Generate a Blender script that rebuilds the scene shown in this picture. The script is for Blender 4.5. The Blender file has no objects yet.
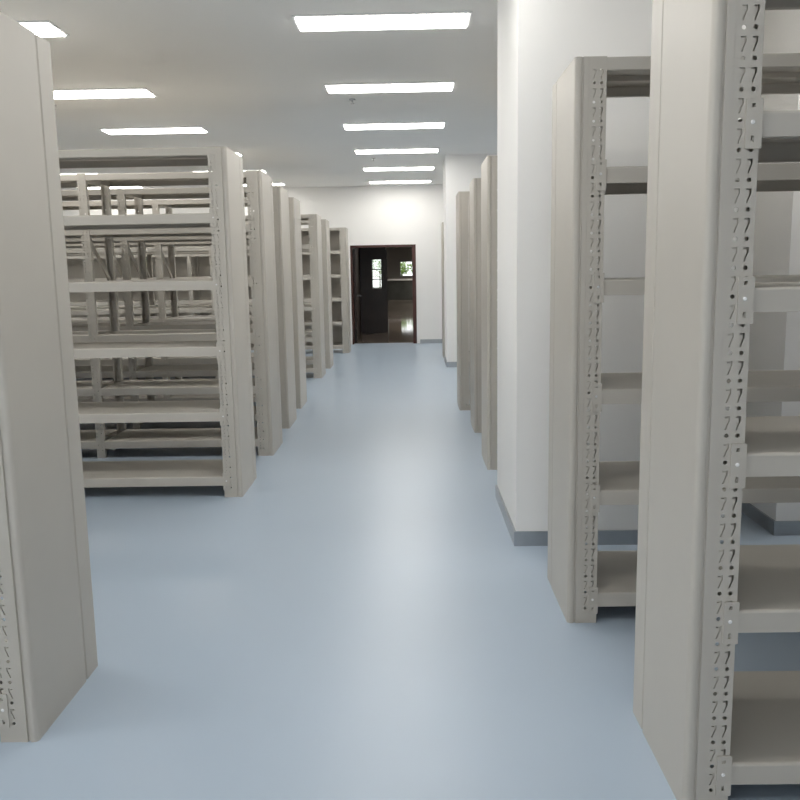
import bpy, bmesh, math, random
from mathutils import Vector, Matrix
from mathutils.geometry import tessellate_polygon

random.seed(7)
S = bpy.context.scene
COL = S.collection

# ------------------------------------------------------------------ camera
cam_d = bpy.data.cameras.new('camera')
cam = bpy.data.objects.new('camera', cam_d)
COL.objects.link(cam)
S.camera = cam
F_PX, PITCH, ROLL, YAW, EYE = 833.0, math.radians(8.8), math.radians(1.0), math.radians(0.83), 1.57
fw = Vector((-math.sin(YAW)*math.cos(PITCH), math.cos(YAW)*math.cos(PITCH), -math.sin(PITCH)))
rt = Vector((math.cos(YAW), math.sin(YAW), 0))
up = rt.cross(fw)
R_ = rt*math.cos(ROLL) - up*math.sin(ROLL)
U_ = up*math.cos(ROLL) + rt*math.sin(ROLL)
m = Matrix((R_, U_, -fw)).transposed().to_4x4()
m.translation = Vector((0, 0, EYE))
cam.matrix_world = m
cam_d.sensor_fit = 'HORIZONTAL'
cam_d.sensor_width = 36
cam_d.lens = 36*F_PX/800
cam_d.clip_start = 0.02
cam_d.clip_end = 300

# ------------------------------------------------------------------ world, lights, exposure
world = bpy.data.worlds.new('world')
S.world = world
world.use_nodes = True
wb = world.node_tree.nodes['Background']
wb.inputs[0].default_value = (0.94, 0.97, 1.0, 1)
wb.inputs[1].default_value = 1.5
S.view_settings.view_transform = 'Standard'
S.view_settings.look = 'None'
S.view_settings.gamma = 1
S.view_settings.use_curve_mapping = False
S.view_settings.exposure = 0.60
LAMP = 10.8           # emission of the ceiling panels


def area(name, loc, rot, sx, sy, power, col):
    d = bpy.data.lights.new(name, 'AREA')
    d.shape = 'RECTANGLE'
    d.size, d.size_y, d.energy, d.color = sx, sy, power, col
    o = bpy.data.objects.new(name, d)
    o.location, o.rotation_euler = loc, rot
    COL.objects.link(o)
    return o


# added fill lamps at the unseen rear windows, standing in for daylight
for x in (-5.0, 0.2):
    area('window_daylight', (x, -3.9, 1.75), (math.radians(90), 0, math.radians(180)), 3.4, 1.9, 6, (0.95, 0.97, 1.0))


# ------------------------------------------------------------------ materials
def pbr(name, col, rough=0.5, metal=0.0, noise=0.0, nscale=6.0, bump=0.0, bscale=60.0, spec=0.5, rvar=0.0, coord='Object'):
    mt = bpy.data.materials.new(name)
    mt.use_nodes = True
    nt = mt.node_tree
    b = nt.nodes['Principled BSDF']
    b.inputs['Base Color'].default_value = (*col, 1)
    b.inputs['Roughness'].default_value = rough
    b.inputs['Metallic'].default_value = metal
    b.inputs['Specular IOR Level'].default_value = spec
    tc = nt.nodes.new('ShaderNodeTexCoord')
    if noise or rvar:
        n = nt.nodes.new('ShaderNodeTexNoise')
        n.inputs['Scale'].default_value = nscale
        n.inputs['Detail'].default_value = 4
        nt.links.new(tc.outputs[coord], n.inputs['Vector'])
        if noise:
            r = nt.nodes.new('ShaderNodeValToRGB')
            r.color_ramp.elements[0].position = 0.3
            r.color_ramp.elements[1].position = 0.7
            r.color_ramp.elements[0].color = (*[c*(1-noise) for c in col], 1)
            r.color_ramp.elements[1].color = (*[min(1, c*(1+noise)) for c in col], 1)
            nt.links.new(n.outputs['Fac'], r.inputs[0])
            nt.links.new(r.outputs[0], b.inputs['Base Color'])
        if rvar:
            mr = nt.nodes.new('ShaderNodeMapRange')
            mr.inputs['To Min'].default_value = rough - rvar
            mr.inputs['To Max'].default_value = rough + rvar
            nt.links.new(n.outputs['Fac'], mr.inputs['Value'])
            nt.links.new(mr.outputs[0], b.inputs['Roughness'])
    if bump:
        n2 = nt.nodes.new('ShaderNodeTexNoise')
        n2.inputs['Scale'].default_value = bscale
        bp = nt.nodes.new('ShaderNodeBump')
        bp.inputs['Strength'].default_value = bump
        bp.inputs['Distance'].default_value = 0.01
        nt.links.new(tc.outputs[coord], n2.inputs['Vector'])
        nt.links.new(n2.outputs['Fac'], bp.inputs['Height'])
        nt.links.new(bp.outputs[0], b.inputs['Normal'])
    return mt


def emit(name, col, strength):
    mt = bpy.data.materials.new(name)
    mt.use_nodes = True
    b = mt.node_tree.nodes['Principled BSDF']
    b.inputs['Base Color'].default_value = (*col, 1)
    b.inputs['Emission Color'].default_value = (*col, 1)
    b.inputs['Emission Strength'].default_value = strength
    return mt


M = dict(
    rack=pbr('grey_beige_enamel', (0.50, 0.47, 0.42), 0.42, noise=0.02, nscale=3, bump=0.02, bscale=40),
    wall=pbr('white_wall_paint', (0.87, 0.86, 0.84), 0.85, noise=0.015, nscale=1.2, bump=0.05, bscale=90),
    ceil=pbr('ceiling_paint', (0.92, 0.91, 0.885), 0.9, noise=0.012, nscale=0.7),
    floor=pbr('light_blue_floor_sheet', (0.40, 0.48, 0.575), 0.31, noise=0.012, nscale=0.8),
    steel=pbr('brushed_steel', (0.42, 0.44, 0.46), 0.32, metal=0.85, noise=0.05, nscale=9),
    wood=pbr('dark_stained_wood', (0.022, 0.010, 0.008), 0.35, noise=0.25, nscale=5),
    wood_red=pbr('reddish_stained_wood', (0.060, 0.018, 0.014), 0.32, noise=0.25, nscale=5),
    white_metal=pbr('white_enamel', (0.8, 0.8, 0.8), 0.4),
    chrome=pbr('chrome', (0.6, 0.6, 0.6), 0.2, metal=1),
    marble=pbr('brown_stone_floor', (0.26, 0.21, 0.17), 0.05, noise=0.25, nscale=1.4),
    screen=pbr('dark_lobby_panel', (0.05, 0.055, 0.05), 0.3, noise=0.3, nscale=1.5),
    lobby=pbr('lobby_wall_stone', (0.34, 0.33, 0.31), 0.6, noise=0.1, nscale=0.6),
    leaf=pbr('green_leaves', (0.16, 0.26, 0.05), 0.6, noise=0.5, nscale=6),
    bark=pbr('bark', (0.12, 0.08, 0.05), 0.8, noise=0.2, nscale=8),
    lamp=emit('lamp_diffuser', (1.0, 0.975, 0.925), LAMP),
    lobby_lamp=emit('lobby_lamp_diffuser', (1.0, 0.93, 0.85), 34.0),
)
gl = bpy.data.materials.new('frosted_glass')
gl.use_nodes = True
gb = gl.node_tree.nodes['Principled BSDF']
gb.inputs['Base Color'].default_value = (0.9, 0.95, 0.9, 1)
gb.inputs['Roughness'].default_value = 0.03
gb.inputs['Transmission Weight'].default_value = 1.0
M['glass'] = gl


# ------------------------------------------------------------------ mesh helpers
def box(bm, x0, x1, y0, y1, z0, z1):
    if x0 > x1:
        x0, x1 = x1, x0
    if y0 > y1:
        y0, y1 = y1, y0
    v = [bm.verts.new((x, y, z)) for z in (z0, z1) for y in (y0, y1) for x in (x0, x1)]
    for f in ((0, 2, 3, 1), (4, 5, 7, 6), (0, 1, 5, 4), (2, 6, 7, 3), (0, 4, 6, 2), (1, 3, 7, 5)):
        bm.faces.new([v[i] for i in f])


def prism(bm, pts, axis, a, b):
    """Extrude a closed 2-D outline along an axis. axis 'z': pts are (x,y); axis 'x': pts are (y,z)."""
    def P(p, t):
        return (p[0], p[1], t) if axis == 'z' else ((t, p[0], p[1]) if axis == 'x' else (p[0], t, p[1]))
    A = [bm.verts.new(P(p, a)) for p in pts]
    B = [bm.verts.new(P(p, b)) for p in pts]
    n = len(pts)
    for i in range(n):
        j = (i+1) % n
        bm.faces.new((A[i], A[j], B[j], B[i]))
    tris = tessellate_polygon([[Vector((p[0], p[1], 0)) for p in pts]])
    for t in tris:
        bm.faces.new([A[i] for i in t])
        bm.faces.new([B[i] for i in t])


def bar(bm, p, q, w, t, n=Vector((1, 0, 0))):
    """rectangular bar from p to q, w across, t along n"""
    p, q = Vector(p), Vector(q)
    d = (q-p).normalized()
    s = d.cross(n).normalized()*w/2
    k = n*t/2
    vs = [bm.verts.new(c+a*s+b*k) for c in (p, q) for a in (-1, 1) for b in (-1, 1)]
    for f in ((0, 1, 3, 2), (4, 6, 7, 5), (0, 4, 5, 1), (2, 3, 7, 6), (0, 2, 6, 4), (1, 5, 7, 3)):
        bm.faces.new([vs[i] for i in f])


def cyl(bm, c, r, h, axis='z', n=12, r2=None):
    r2 = r if r2 is None else r2
    cs = []
    for k, (t, rr) in enumerate(((0, r), (h, r2))):
        ring = []
        for i in range(n):
            a = 2*math.pi*i/n
            u, w = rr*math.cos(a), rr*math.sin(a)
            p = {'z': (u, w, t), 'y': (u, t, w), 'x': (t, u, w)}[axis]
            ring.append(bm.verts.new(Vector(c)+Vector(p)))
        cs.append(ring)
    for i in range(n):
        j = (i+1) % n
        bm.faces.new((cs[0][i], cs[0][j], cs[1][j], cs[1][i]))
    bm.faces.new(cs[0])
    bm.faces.new(cs[1])


def mesh(name, bm, mat, recalc=True):
    if recalc:
        bmesh.ops.recalc_face_normals(bm, faces=bm.faces)
    me = bpy.data.meshes.new(name)
    bm.to_mesh(me)
    bm.free()
    me.materials.append(mat)
    return me


def obj(name, me, parent=None, loc=(0, 0, 0)):
    o = bpy.data.objects.new(name, me)
    COL.objects.link(o)
    o.location = loc
    if parent:
        o.parent = parent
    return o


def tag(o, label, cat, group=None, kind=None):
    o['label'] = label
    o['category'] = cat
    if group:
        o['group'] = group
    if kind:
        o['kind'] = kind
    return o


def thing(name, label, cat, loc, group=None):
    o = obj(name, None, None, loc)
    return tag(o, label, cat, group)


def struct(name, bm, mat, label, cat):
    return tag(obj(name, mesh(name, bm, mat)), label, cat, kind='structure')


def boxes(*bs):
    bm = bmesh.new()
    for b in bs:
        box(bm, *b)
    return bm


# ------------------------------------------------------------------ the room
XL, XR, YB, YF, ZC = -8.2, 6.0, -4.0, 18.2, 3.37
T = 0.24
D0, D1, DH = -1.28, 0.13, 2.13                       # doorway in the far wall

struct('floor', boxes((XL-T, XR+T, YB-T, YF+T, -0.1, 0)), M['floor'], 'light blue glossy sheet floor of the aisle and hall', 'floor')
struct('ceiling', boxes((XL-T, XR+T, YB-T, YF+T, ZC, ZC+0.15)), M['ceil'], 'flat pale grey painted ceiling', 'ceiling')
struct('wall_left', boxes((XL-T, XL, YB, YF, 0, ZC)), M['wall'], 'white wall on the far left behind the racks', 'wall')
struct('wall_right', boxes((XR, XR+T, YB, YF, 0, ZC)), M['wall'], 'white wall on the far right behind the racks', 'wall')
struct('wall_far', boxes((XL-T, D0, YF, YF+T, 0, ZC), (D1, XR+T, YF, YF+T, 0, ZC), (D0, D1, YF, YF+T, DH, ZC)), M['wall'],
       'white end wall of the aisle with the doorway', 'wall')
struct('wall_back', boxes((XL-T, -6.7, YB-T, YB, 0, ZC), (-3.3, -1.5, YB-T, YB, 0, ZC), (1.9, XR+T, YB-T, YB, 0, ZC),
                          (-6.7, -3.3, YB-T, YB, 0, 0.8), (-1.5, 1.9, YB-T, YB, 0, 0.8),
                          (-6.7, -3.3, YB-T, YB, 2.7, ZC), (-1.5, 1.9, YB-T, YB, 2.7, ZC)), M['wall'],
       'white wall behind the viewpoint with two windows', 'wall')
for i, x0 in enumerate((-6.7, -1.5)):  # unseen windows, added so outside light reaches the room from behind
    x1 = x0+3.4
    f = 0.05
    bm = boxes((x0, x0+f, YB-.14, YB-.08, .8, 2.7), (x1-f, x1, YB-.14, YB-.08, .8, 2.7), (x0, x1, YB-.14, YB-.08, .8, .85),
               (x0, x1, YB-.14, YB-.08, 2.65, 2.7), ((x0+x1)/2-.03, (x0+x1)/2+.03, YB-.14, YB-.08, .8, 2.7))
    struct('window_%d' % (i+1), bm, M['white_metal'], 'white window frame in the wall behind the viewpoint', 'window')

# steel skirting
bh, bt = 0.085, 0.012
struct('baseboard_far', boxes((XL, D0-.07, YF-bt, YF, 0, bh), (D1+.07, XR, YF-bt, YF, 0, bh)), M['steel'], 'brushed steel skirting along the far wall', 'baseboard')
struct('baseboard_left', boxes((XL, XL+bt, YB, YF-bt, 0, bh)), M['steel'], 'brushed steel skirting along the left wall', 'baseboard')
struct('baseboard_right', boxes((XR-bt, XR, YB, YF-bt, 0, bh)), M['steel'], 'brushed steel skirting along the right wall', 'baseboard')

# white piers on the right of the aisle
for k, (name, x0, x1, y0, y1, lab) in enumerate((
        ('wall_pier_near', 0.585, 1.78, 4.61, 5.65, 'white square-edged pier right of the aisle, behind the open rack'),
        ('wall_pier_right', 2.12, 3.2, 4.74, 5.65, 'white pier partly seen at the right edge through the nearest rack'),
        ('wall_pier_far', 0.59, 1.78, 13.6, 14.6, 'white pier near the far end of the aisle on the right'))):
    struct(name, boxes((x0, x1, y0, y1, 0, ZC)), M['wall'], lab, 'pier')
    b = bt
    struct('baseboard_' + name[5:], boxes((x0-b, x1+b, y0-b, y0, 0, bh), (x0-b, x1+b, y1, y1+b, 0, bh), (x0-b, x0, y0, y1, 0, bh), (x1, x1+b, y0, y1, 0, bh)),
           M['steel'], 'brushed steel skirting round the ' + lab, 'baseboard')

# ------------------------------------------------------------------ doorway, vestibule and lobby beyond
struct('trim_1', boxes((D0, D0+.035, YF-.004, YF+T+.01, 0, DH), (D1-.08, D1, YF-.004, YF+T+.01, 0, DH), (D0+.035, D1-.08, YF-.004, YF+T+.01, DH-.045, DH)),
       M['wood_red'], 'dark reddish wooden frame lining the doorway', 'door frame')
VY = 21.5
struct('wall_vestibule', boxes((D0-.1, D0, YF+T+.02, VY+.1, 0, 3.0), (D0, -0.62, VY, VY+.1, 2.12, 3.0)), M['wood'],
       'dark wooden panelling on the left of the passage beyond the doorway', 'wall')
# leaf standing open against the left of the passage
lf = bmesh.new()
box(lf, D0+.045, D0+.085, YF+T+.03, YF+T+.95, 0.01, 2.06)
for z0, z1 in ((.15, .95), (1.05, 1.95)):
    box(lf, D0+.085, D0+.093, YF+T+.13, YF+T+.85, z0, z1)
door1 = struct('door_1', lf, M['wood'], 'dark wooden door leaf folded back at the left of the doorway', 'door')
hb = bmesh.new()
cyl(hb, (D0+.093, YF+T+.88, 1.02), .026, .012, 'x', 14)
cyl(hb, (D0+.105, YF+T+.88, 1.02), .009, .045, 'x', 10)
box(hb, D0+.140, D0+.155, YF+T+.76, YF+T+.89, 1.01, 1.03)
obj('door_handle', mesh('door_handle', hb, M['chrome']), door1)['label'] = 'chrome lever handle'
# leaf with the slim vision panel
lf = boxes((D0, -.965, VY, VY+.05, 0.001, 2.12), (-.735, -.58, VY, VY+.05, 0.001, 2.12), (-.965, -.735, VY, VY+.05, 0.001, 1.13), (-.965, -.735, VY, VY+.05, 1.87, 2.12))
door2 = struct('door_2', lf, M['wood'], 'dark wooden door with a slim upright glazed panel, inside the passage', 'door')
vp = boxes((-.965, -.735, VY+.018, VY+.030, 1.13, 1.87))
obj('vision_panel', mesh('vision_panel', vp, M['glass']), door2)['label'] = 'slim upright glass panel'
vf = bmesh.new()
for z in (1.37, 1.62):
    box(vf, -.965, -.735, VY+.005, VY+.017, z-.012, z+.012)
obj('glazing_bar', mesh('glazing_bar', vf, M['wood']), door2)

LB = 52.0
struct('floor_lobby', boxes((-5, 5, YF+T, LB+12, -0.1, 0)), M['marble'], 'brown polished stone floor beyond the doorway', 'floor')
struct('ceiling_lobby', boxes((-5, 5, YF+T, LB, 3.0, 3.15)), M['lobby'], 'ceiling beyond the doorway', 'ceiling')
struct('wall_lobby_left', boxes((-5.2, -5, YF+T, LB, 0, 3.0)), M['lobby'], 'grey side wall beyond the doorway', 'wall')
struct('wall_lobby_right', boxes((5, 5.2, YF+T, LB, 0, 3.0)), M['lobby'], 'grey side wall right beyond the doorway', 'wall')
wx0, wx1 = -0.58, 0.22
struct('wall_lobby_end', boxes((-5, -2.3, LB, LB+.2, 0, 3.0), (-1.4, wx0, LB, LB+.2, 0, 3.0), (wx1, 5, LB, LB+.2, 0, 3.0),
                               (wx0, wx1, LB, LB+.2, 0, 1.28), (wx0, wx1, LB, LB+.2, 2.12, 3.0), (-2.3, -1.4, LB, LB+.2, 0, .6), (-2.3, -1.4, LB, LB+.2, 2.3, 3.0)), M['lobby'],
       'dark end wall of the lobby with bright window openings', 'wall')
struct('trim_2', boxes((-1.25, 4.9, 46.0, 46.06, 1.06, 1.14)), M['white_metal'], 'pale horizontal rail across the lobby beyond the doorway', 'rail')
struct('wall_lobby_screen', boxes((-1.25, 4.9, 46.07, 46.13, 0.0, 1.05)), M['screen'], 'low dark screen under the pale rail in the lobby', 'wall')
for y, w in ((24, 'nearest to the doorway'), (31, 'second from the doorway'), (38, 'third from the doorway'), (45, 'farthest from the doorway')):  # fill lamps out of view, added to brighten the lobby
    t = thing('ceiling_light', 'square ceiling lamp in the lobby, ' + w, 'ceiling light', (1.6, y, 3.0), 'lobby ceiling lamps')
    obj('lamp_frame', mesh('lobby_lamp_frame', boxes((-.45, .45, -.45, .45, -.03, -.001)), M['white_metal']), t)
    obj('diffuser', mesh('lobby_diffuser', boxes((-.41, .41, -.41, .41, -.04, -.0305)), M['lobby_lamp']), t)

# trees outside the lobby window
for k, (x, y, r, h) in enumerate(((-.55, LB+3.2, .5, 1.55), (.45, LB+5, .62, 1.6), (-2.0, LB+4, .9, 1.6))):
    t = thing('tree', ['small leafy green tree outside, left in the lobby window', 'leafy green tree outside, right in the lobby window',
                       'leafy green tree outside seen through the glazed door panel'][k], 'tree', (x, y, 0), 'trees outside the lobby')
    bm = bmesh.new()
    cyl(bm, (0, 0, 0), .07, h, 'z', 10, .04)
    obj('trunk', mesh('trunk', bm, M['bark']), t)
    bm = bmesh.new()
    for i in range(420):
        d = Vector((random.gauss(0, 1), random.gauss(0, 1), random.gauss(0, 1))).normalized()*r*random.random()**.4
        c = Vector((0, 0, h+r*.4))+d
        a = Vector((random.uniform(-1, 1), random.uniform(-1, 1), random.uniform(-1, 1))).normalized()
        b = a.orthogonal().normalized()
        vs = [bm.verts.new(c+a*.09), bm.verts.new(c+b*.04), bm.verts.new(c-a*.09), bm.verts.new(c-b*.04)]
        bm.faces.new(vs)
    obj('foliage', mesh('foliage', bm, M['leaf'], False), t)

# ------------------------------------------------------------------ ceiling lamps
LW, LD = 1.23, 0.315
bm = bmesh.new()
fr = .022
box(bm, -LW/2-fr, LW/2+fr, -LD/2-fr, -LD/2, -.012, -.0005)
box(bm, -LW/2-fr, LW/2+fr, LD/2, LD/2+fr, -.012, -.0005)
box(bm, -LW/2-fr, -LW/2, -LD/2, LD/2, -.012, -.0005)
box(bm, LW/2, LW/2+fr, -LD/2, LD/2, -.012, -.0005)
frame_me = mesh('light_frame', bm, M['white_metal'])
diff_me = mesh('light_diffuser', boxes((-LW/2, LW/2, -LD/2, LD/2, -.020, -.0005)), M['lamp'])
ORD = ['nearest to the viewpoint', 'second from the viewpoint', 'third from the viewpoint', 'fourth from the viewpoint', 'fifth from the viewpoint', 'sixth, close to the end wall']
COLS = ((-0.17, 'over the aisle'), (-3.17, 'over the left racks'), (-6.1, 'at far left'), (2.8, 'at right'))
for x, where in COLS:
    for k in range(-3, 6):
        y = 6.40+2.2*k
        if x > 0 and k < -1:
            continue
        if k < 0:
            lab = 'white ceiling lamp out of the picture, %s, %s' % (where, {-1: 'just above the top edge', -2: 'directly overhead', -3: 'behind the viewpoint'}[k])
            g = 'ceiling lamps outside the picture'
        else:
            lab = 'white rectangular ceiling lamp %s, %s' % (where, ORD[k])
            g = 'lit ceiling lamps ' + where
        t = thing('ceiling_light', lab, 'ceiling light', (x, y, ZC), g)
        obj('frame', frame_me, t)
        obj('diffuser', diff_me, t)

# sprinkler heads
bm = bmesh.new()
cyl(bm, (0, 0, -.008), .034, .0075, 'z', 18)
cyl(bm, (0, 0, -.045), .010, .037, 'z', 10)
cyl(bm, (0, 0, -.048), .022, .003, 'z', 14)
sp_me = mesh('sprinkler_head', bm, M['chrome'])
for x, y, lab in ((-3.75, 9.15, 'small metal sprinkler head on the ceiling at the upper left, beside the nearest left rack'),
                  (-.58, 9.15, 'small metal sprinkler head on the ceiling behind the second aisle lamp'),
                  (-.56, 13.8, 'small metal sprinkler head on the ceiling behind the fourth aisle lamp')):
    tag(obj('sprinkler_head', sp_me, None, (x, y, ZC)), lab, 'sprinkler', 'ceiling sprinklers')

# ------------------------------------------------------------------ steel racks
H, DEP = 2.412, 0.57                       # rack height and depth
PANEL, PW = 0.056, 0.072       # end panel thickness, upright width, section pitch
CELL = 0.0747
LEVELS = (0.15, 0.615, 1.075, 1.53, 1.98)


def circle(cx, cz, r, n=10, sx=1.0):
    return [(cx+r*sx*math.cos(2*math.pi*i/n), cz+r*math.sin(2*math.pi*i/n)) for i in range(n)]


def slot(cx, cz):
    pts = [(-.007, .019), (.0075, .019), (.008, .008), (.003, -.004), (-.002, -.018), (-.0065, -.018), (-.003, -.006), (.0025, .007), (.002, .014), (-.007, .014)]
    return [(cx+a*.95, cz+b) for a, b in pts]


def post_mesh(s):
    """perforated C-section upright, face at y=0 looking towards -y, x from 0 to s*PW"""
    bm = bmesh.new()
    cuts = [0.0]
    while cuts[-1] < H:
        cuts.append(min(H, .053+CELL*(len(cuts)-1)))
    for za, zb in zip(cuts, cuts[1:]):
        outer = [(0, za), (PW, za), (PW, zb), (0, zb)]
        holes = []
        if zb-za > CELL*.9:
            holes = [circle(.022, za+.016, .0060), circle(.052, za+.016, .0062), slot(.022, za+.050), slot(.052, za+.050)]
        loops = [outer]+holes
        flat = [p for l in loops for p in l]
        vs = [bm.verts.new((s*p[0], 0, p[1])) for p in flat]
        for t in tessellate_polygon([[Vector((p[0], p[1], 0)) for p in l] for l in loops]):
            try:
                bm.faces.new([vs[i] for i in t])
            except ValueError:
                pass
        i0 = 4
        for hi, l in enumerate(holes):
            pressed = hi == 2          # this slot is only pressed in, not pierced
            dd = .0055 if hi == 2 else .0028
            bk = [bm.verts.new((s*p[0], dd, p[1])) for p in l]
            for i in range(len(l)):
                j = (i+1) % len(l)
                bm.faces.new((vs[i0+i], vs[i0+j], bk[j], bk[i]))
            if pressed:
                for t in tessellate_polygon([[Vector((p[0], p[1], 0)) for p in l]]):
                    bm.faces.new([bk[i] for i in t])
            i0 += len(l)
    # side flanges and their returns
    for a in (0.0, PW):
        sg = 1 if a == 0 else -1
        box(bm, s*a, s*(a+sg*.0022), .0003, .042, 0, H)
        box(bm, s*(a+sg*.0022), s*(a+sg*.014), .0398, .042, 0, H)
    return mesh('post', bm, M['rack'], False)


def end_panel_mesh(s):
    """folded sheet end panel: broad board, groove, narrow strip at the far edge, rounded near corner"""
    r = .016
    pts = []
    for i in range(6):                     # rounded near corner (aisle side, y small)
        a = math.pi/2*i/5
        pts.append((r-r*math.sin(a), r-r*math.cos(a)))
    pts = [(x, y) for x, y in pts]
    pts += [(0, .428), (.012, .434), (.012, .441), (.002, .449), (.002, DEP-.012), (.006, DEP-.003), (.012, DEP), (PANEL, DEP),
            (PANEL, DEP-.022), (.047, DEP-.026), (.047, .026), (PANEL, .022), (PANEL, 0), (.036, 0), (.034, .007), (.028, .007), (.025, 0)]
    bm = bmesh.new()
    prism(bm, [(s*p[0], p[1]) for p in pts], 'z', 0.0, H)
    me = mesh('end_panel', bm, M['rack'])
    return me


def shelf_mesh(s, L, lip, cover=False):
    """pressed steel shelf: flat top, rounded front and back lips folded under, stiffening channels below. Origin: x=0 left end, top at z=0"""
    bm = bmesh.new()
    t = .0025
    y0, y1 = .004, DEP-.004
    r = .008
    out = [(y0, -lip), (y0, -r), (y0+r*.3, -r*.3), (y0+r, 0), (y1-r, 0), (y1-r*.3, -r*.3), (y1, -r), (y1, -lip), (y1-.022, -lip),
           (y1-.022, -lip+t), (y1-t, -lip+t), (y1-t, -r), (y1-r, -t), (y0+r, -t), (y0+t, -r), (y0+t, -lip+t), (y0+.022, -lip+t), (y0+.022, -lip)]
    prism(bm, out, 'x', 0, s*L)
    for yc in (.19, .38):
        prism(bm, [(yc-.035, -t-.0002), (yc-.025, -.022), (yc+.025, -.022), (yc+.035, -t-.0002)], 'x', s*.02, s*(L-.02))
    # folded ends
    for a in (0.0, L-.002):
        box(bm, s*a, s*(a+.002), y0+t, y1-t, -lip+t, -t-.0003)
    return mesh('shelf', bm, M['rack'])


def bracket_mesh(s):
    """hook-in plate at a shelf end that laps over the upright; x from -.036 to .006"""
    bm = bmesh.new()
    x0, x1, z0, z1, c = -.038, .004, -.096, .028, .002
    pts = [(x0+c, z0), (x1-c, z0), (x1, z0+c), (x1, z1-c), (x1-c, z1), (x0+c, z1), (x0, z1-c), (x0, z0+c)]
    y0, y1 = -.0045, -.0005
    outer = pts
    hs = [[(-.020+a, -.072+b) for a, b in ((-.004, -.008), (.004, -.008), (.004, .008), (-.004, .008))],
          [(-.020+a, .010+b) for a, b in ((-.005, -.004), (.005, -.004), (.005, .006), (-.005, .006))]]
    loops = [outer]+hs
    flat = [p for l in loops for p in l]
    A = [bm.verts.new((s*p[0], y0, p[1])) for p in flat]
    B = [bm.verts.new((s*p[0], y1, p[1])) for p in flat]
    for t in tessellate_polygon([[Vector((p[0], p[1], 0)) for p in l] for l in loops]):
        bm.faces.new([A[i] for i in t])
        bm.faces.new([B[i] for i in t])
    i0 = 0
    for l in loops:
        n = len(l)
        for i in range(n):
            j = (i+1) % n
            bm.faces.new((A[i0+i], A[i0+j], B[i0+j], B[i0+i]))
        i0 += n
    return mesh('bracket', bm, M['rack'])


def rivet_mesh(s):
    bm = bmesh.new()
    cyl(bm, (s*-.020, -.0046, -.030), .0058, -.002, 'y', 12, .004)
    return mesh('rivet', bm, M['white_metal'])


def brace_mesh(za, zb):
    bm = bmesh.new()
    bar(bm, (0, .02, za), (0, DEP-.02, zb), .044, .012)
    return mesh('brace', bm, M['rack'])


BASE, SHELF_KIT = {}, {}
for s in (1, -1):
    BASE[s] = dict(post=post_mesh(s), panel=end_panel_mesh(s), bracket=bracket_mesh(s), bracket_r=bracket_mesh(-s), rivet=rivet_mesh(s), rivet_r=rivet_mesh(-s),
                   diag=brace_mesh(1.92, 1.50), horiz=brace_mesh(0, 0))


def shelf_kit(s, sec):
    if (s, sec) not in SHELF_KIT:
        ln = sec-PW-.002
        SHELF_KIT[(s, sec)] = (ln, shelf_mesh(s, ln, .066), shelf_mesh(s, ln, .052))
    return SHELF_KIT[(s, sec)]


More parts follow.
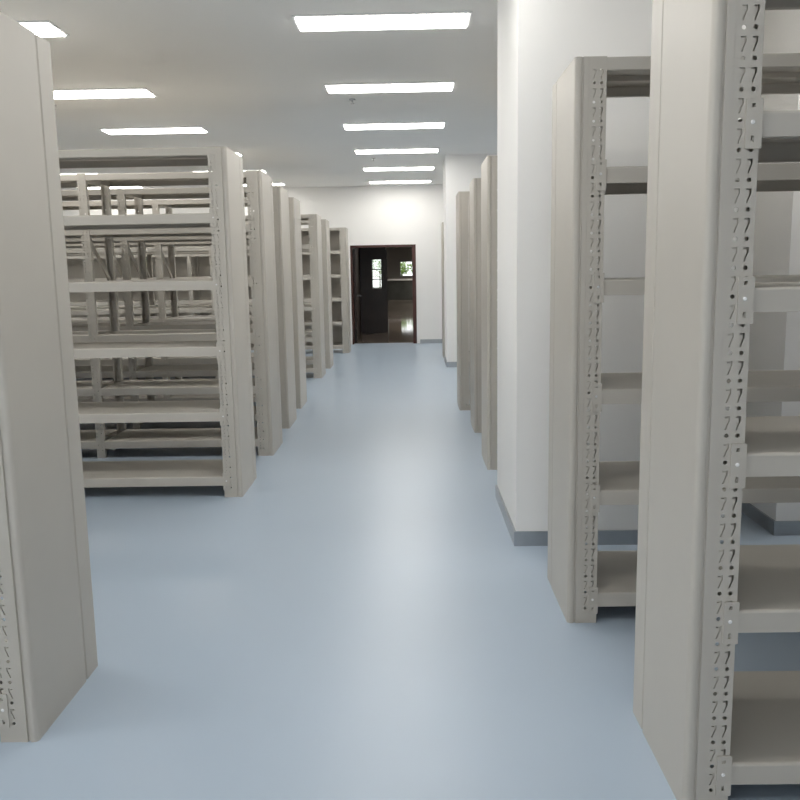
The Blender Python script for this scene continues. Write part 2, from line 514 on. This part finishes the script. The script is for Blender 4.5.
def rack(x, y, s, sections, label, group, detail=True, sec=1.48, levels=LEVELS, backed=False):
    k = BASE[s]
    ln, shelf_me, cover_me = shelf_kit(s, sec)
    t = thing('storage_rack', label, 'shelving rack', (x, y, 0), group)
    obj('end_panel', k['panel'], t)
    for i in range(sections+1):
        px = s*(PANEL+.0005+i*sec)
        obj('post', k['post'], t, (px, .001, 0))
        b = obj('post', k['post'], t, (px+s*PW, DEP-.001, 0))
        b.rotation_euler = (0, 0, math.pi)
        cx = px+s*PW/2
        obj('brace', k['horiz'], t, (cx, 0, .06))
        obj('brace', k['diag'], t, (cx, 0, 0))
    if backed:
        bm = bmesh.new()
        box(bm, s*PANEL, s*(PANEL+sections*sec+PW), DEP+.001, DEP+.012, .08, H)
        obj('back_panel', mesh('back_panel', bm, M['rack']), t)
    for i in range(sections):
        sx = s*(PANEL+.0005+i*sec+PW+.001)
        for z in levels+(H,):
            top = z == H
            sh = obj('top_shelf' if top else 'shelf', cover_me if top else shelf_me, t, (sx, 0, z-(.0005 if top else 0)))
            if detail and not top:
                obj('bracket', k['bracket'], sh)
                obj('rivet', k['rivet'], sh)
                obj('bracket', k['bracket_r'], sh, (s*ln, 0, 0))
                obj('rivet', k['rivet_r'], sh, (s*ln, 0, 0))
    return t


GL_, GR_ = 'grey steel racks left of the aisle', 'grey steel racks right of the aisle'
rack(-1.295, 2.62, -1, 2, 'grey steel rack nearest on the left, only its tall smooth end panel in view', GL_)
rack(-1.215, 5.74, -1, 4, 'grey steel rack on the left with all its empty shelves facing the viewpoint', GL_)
rack(-1.215, 7.08, -1, 4, 'grey steel rack just behind the left rack whose empty shelves are in full view', GL_, False, 1.41)
rack(-1.255, 8.35, -1, 4, 'third grey steel rack in the unbroken left run of four, narrow end panel', GL_, False)
rack(-1.295, 9.60, -1, 4, 'last grey steel rack of the unbroken left run of four, before the gap', GL_, False)
rack(-1.345, 12.42, -1, 3, 'grey steel rack left of the aisle right after the gap, slice of shelves showing', GL_, False)
rack(-1.335, 13.65, -1, 3, 'narrow grey rack end between the two farthest left racks that show shelves', GL_, False)
rack(-1.215, 16.26, -1, 4, 'farthest grey steel rack on the left, standing beside the dark doorway', GL_, False, backed=True)

rack(0.770, 2.22, 1, 2, 'big perforated grey steel rack nearest on the right, cut by the picture edge', GR_, levels=(.15, .615, 1.065, 1.512, 1.96))
rack(0.68, 3.54, 1, 1, 'grey steel rack on the right standing in front of the white pier, top visible', GR_, levels=(.14, .608, 1.055, 1.52, 1.98))
rack(0.59, 6.45, 1, 2, 'grey steel rack directly behind the near white pier on the right', GR_, False)
rack(0.605, 7.98, 1, 2, 'middle one of the three grey rack ends behind the near white pier', GR_, False)
rack(0.54, 9.30, 1, 2, 'farthest of the three grey rack ends behind the near white pier', GR_, False)
rack(0.585, 15.1, 1, 2, 'farthest grey rack on the right, thin sliver beyond the far white pier', GR_, False)
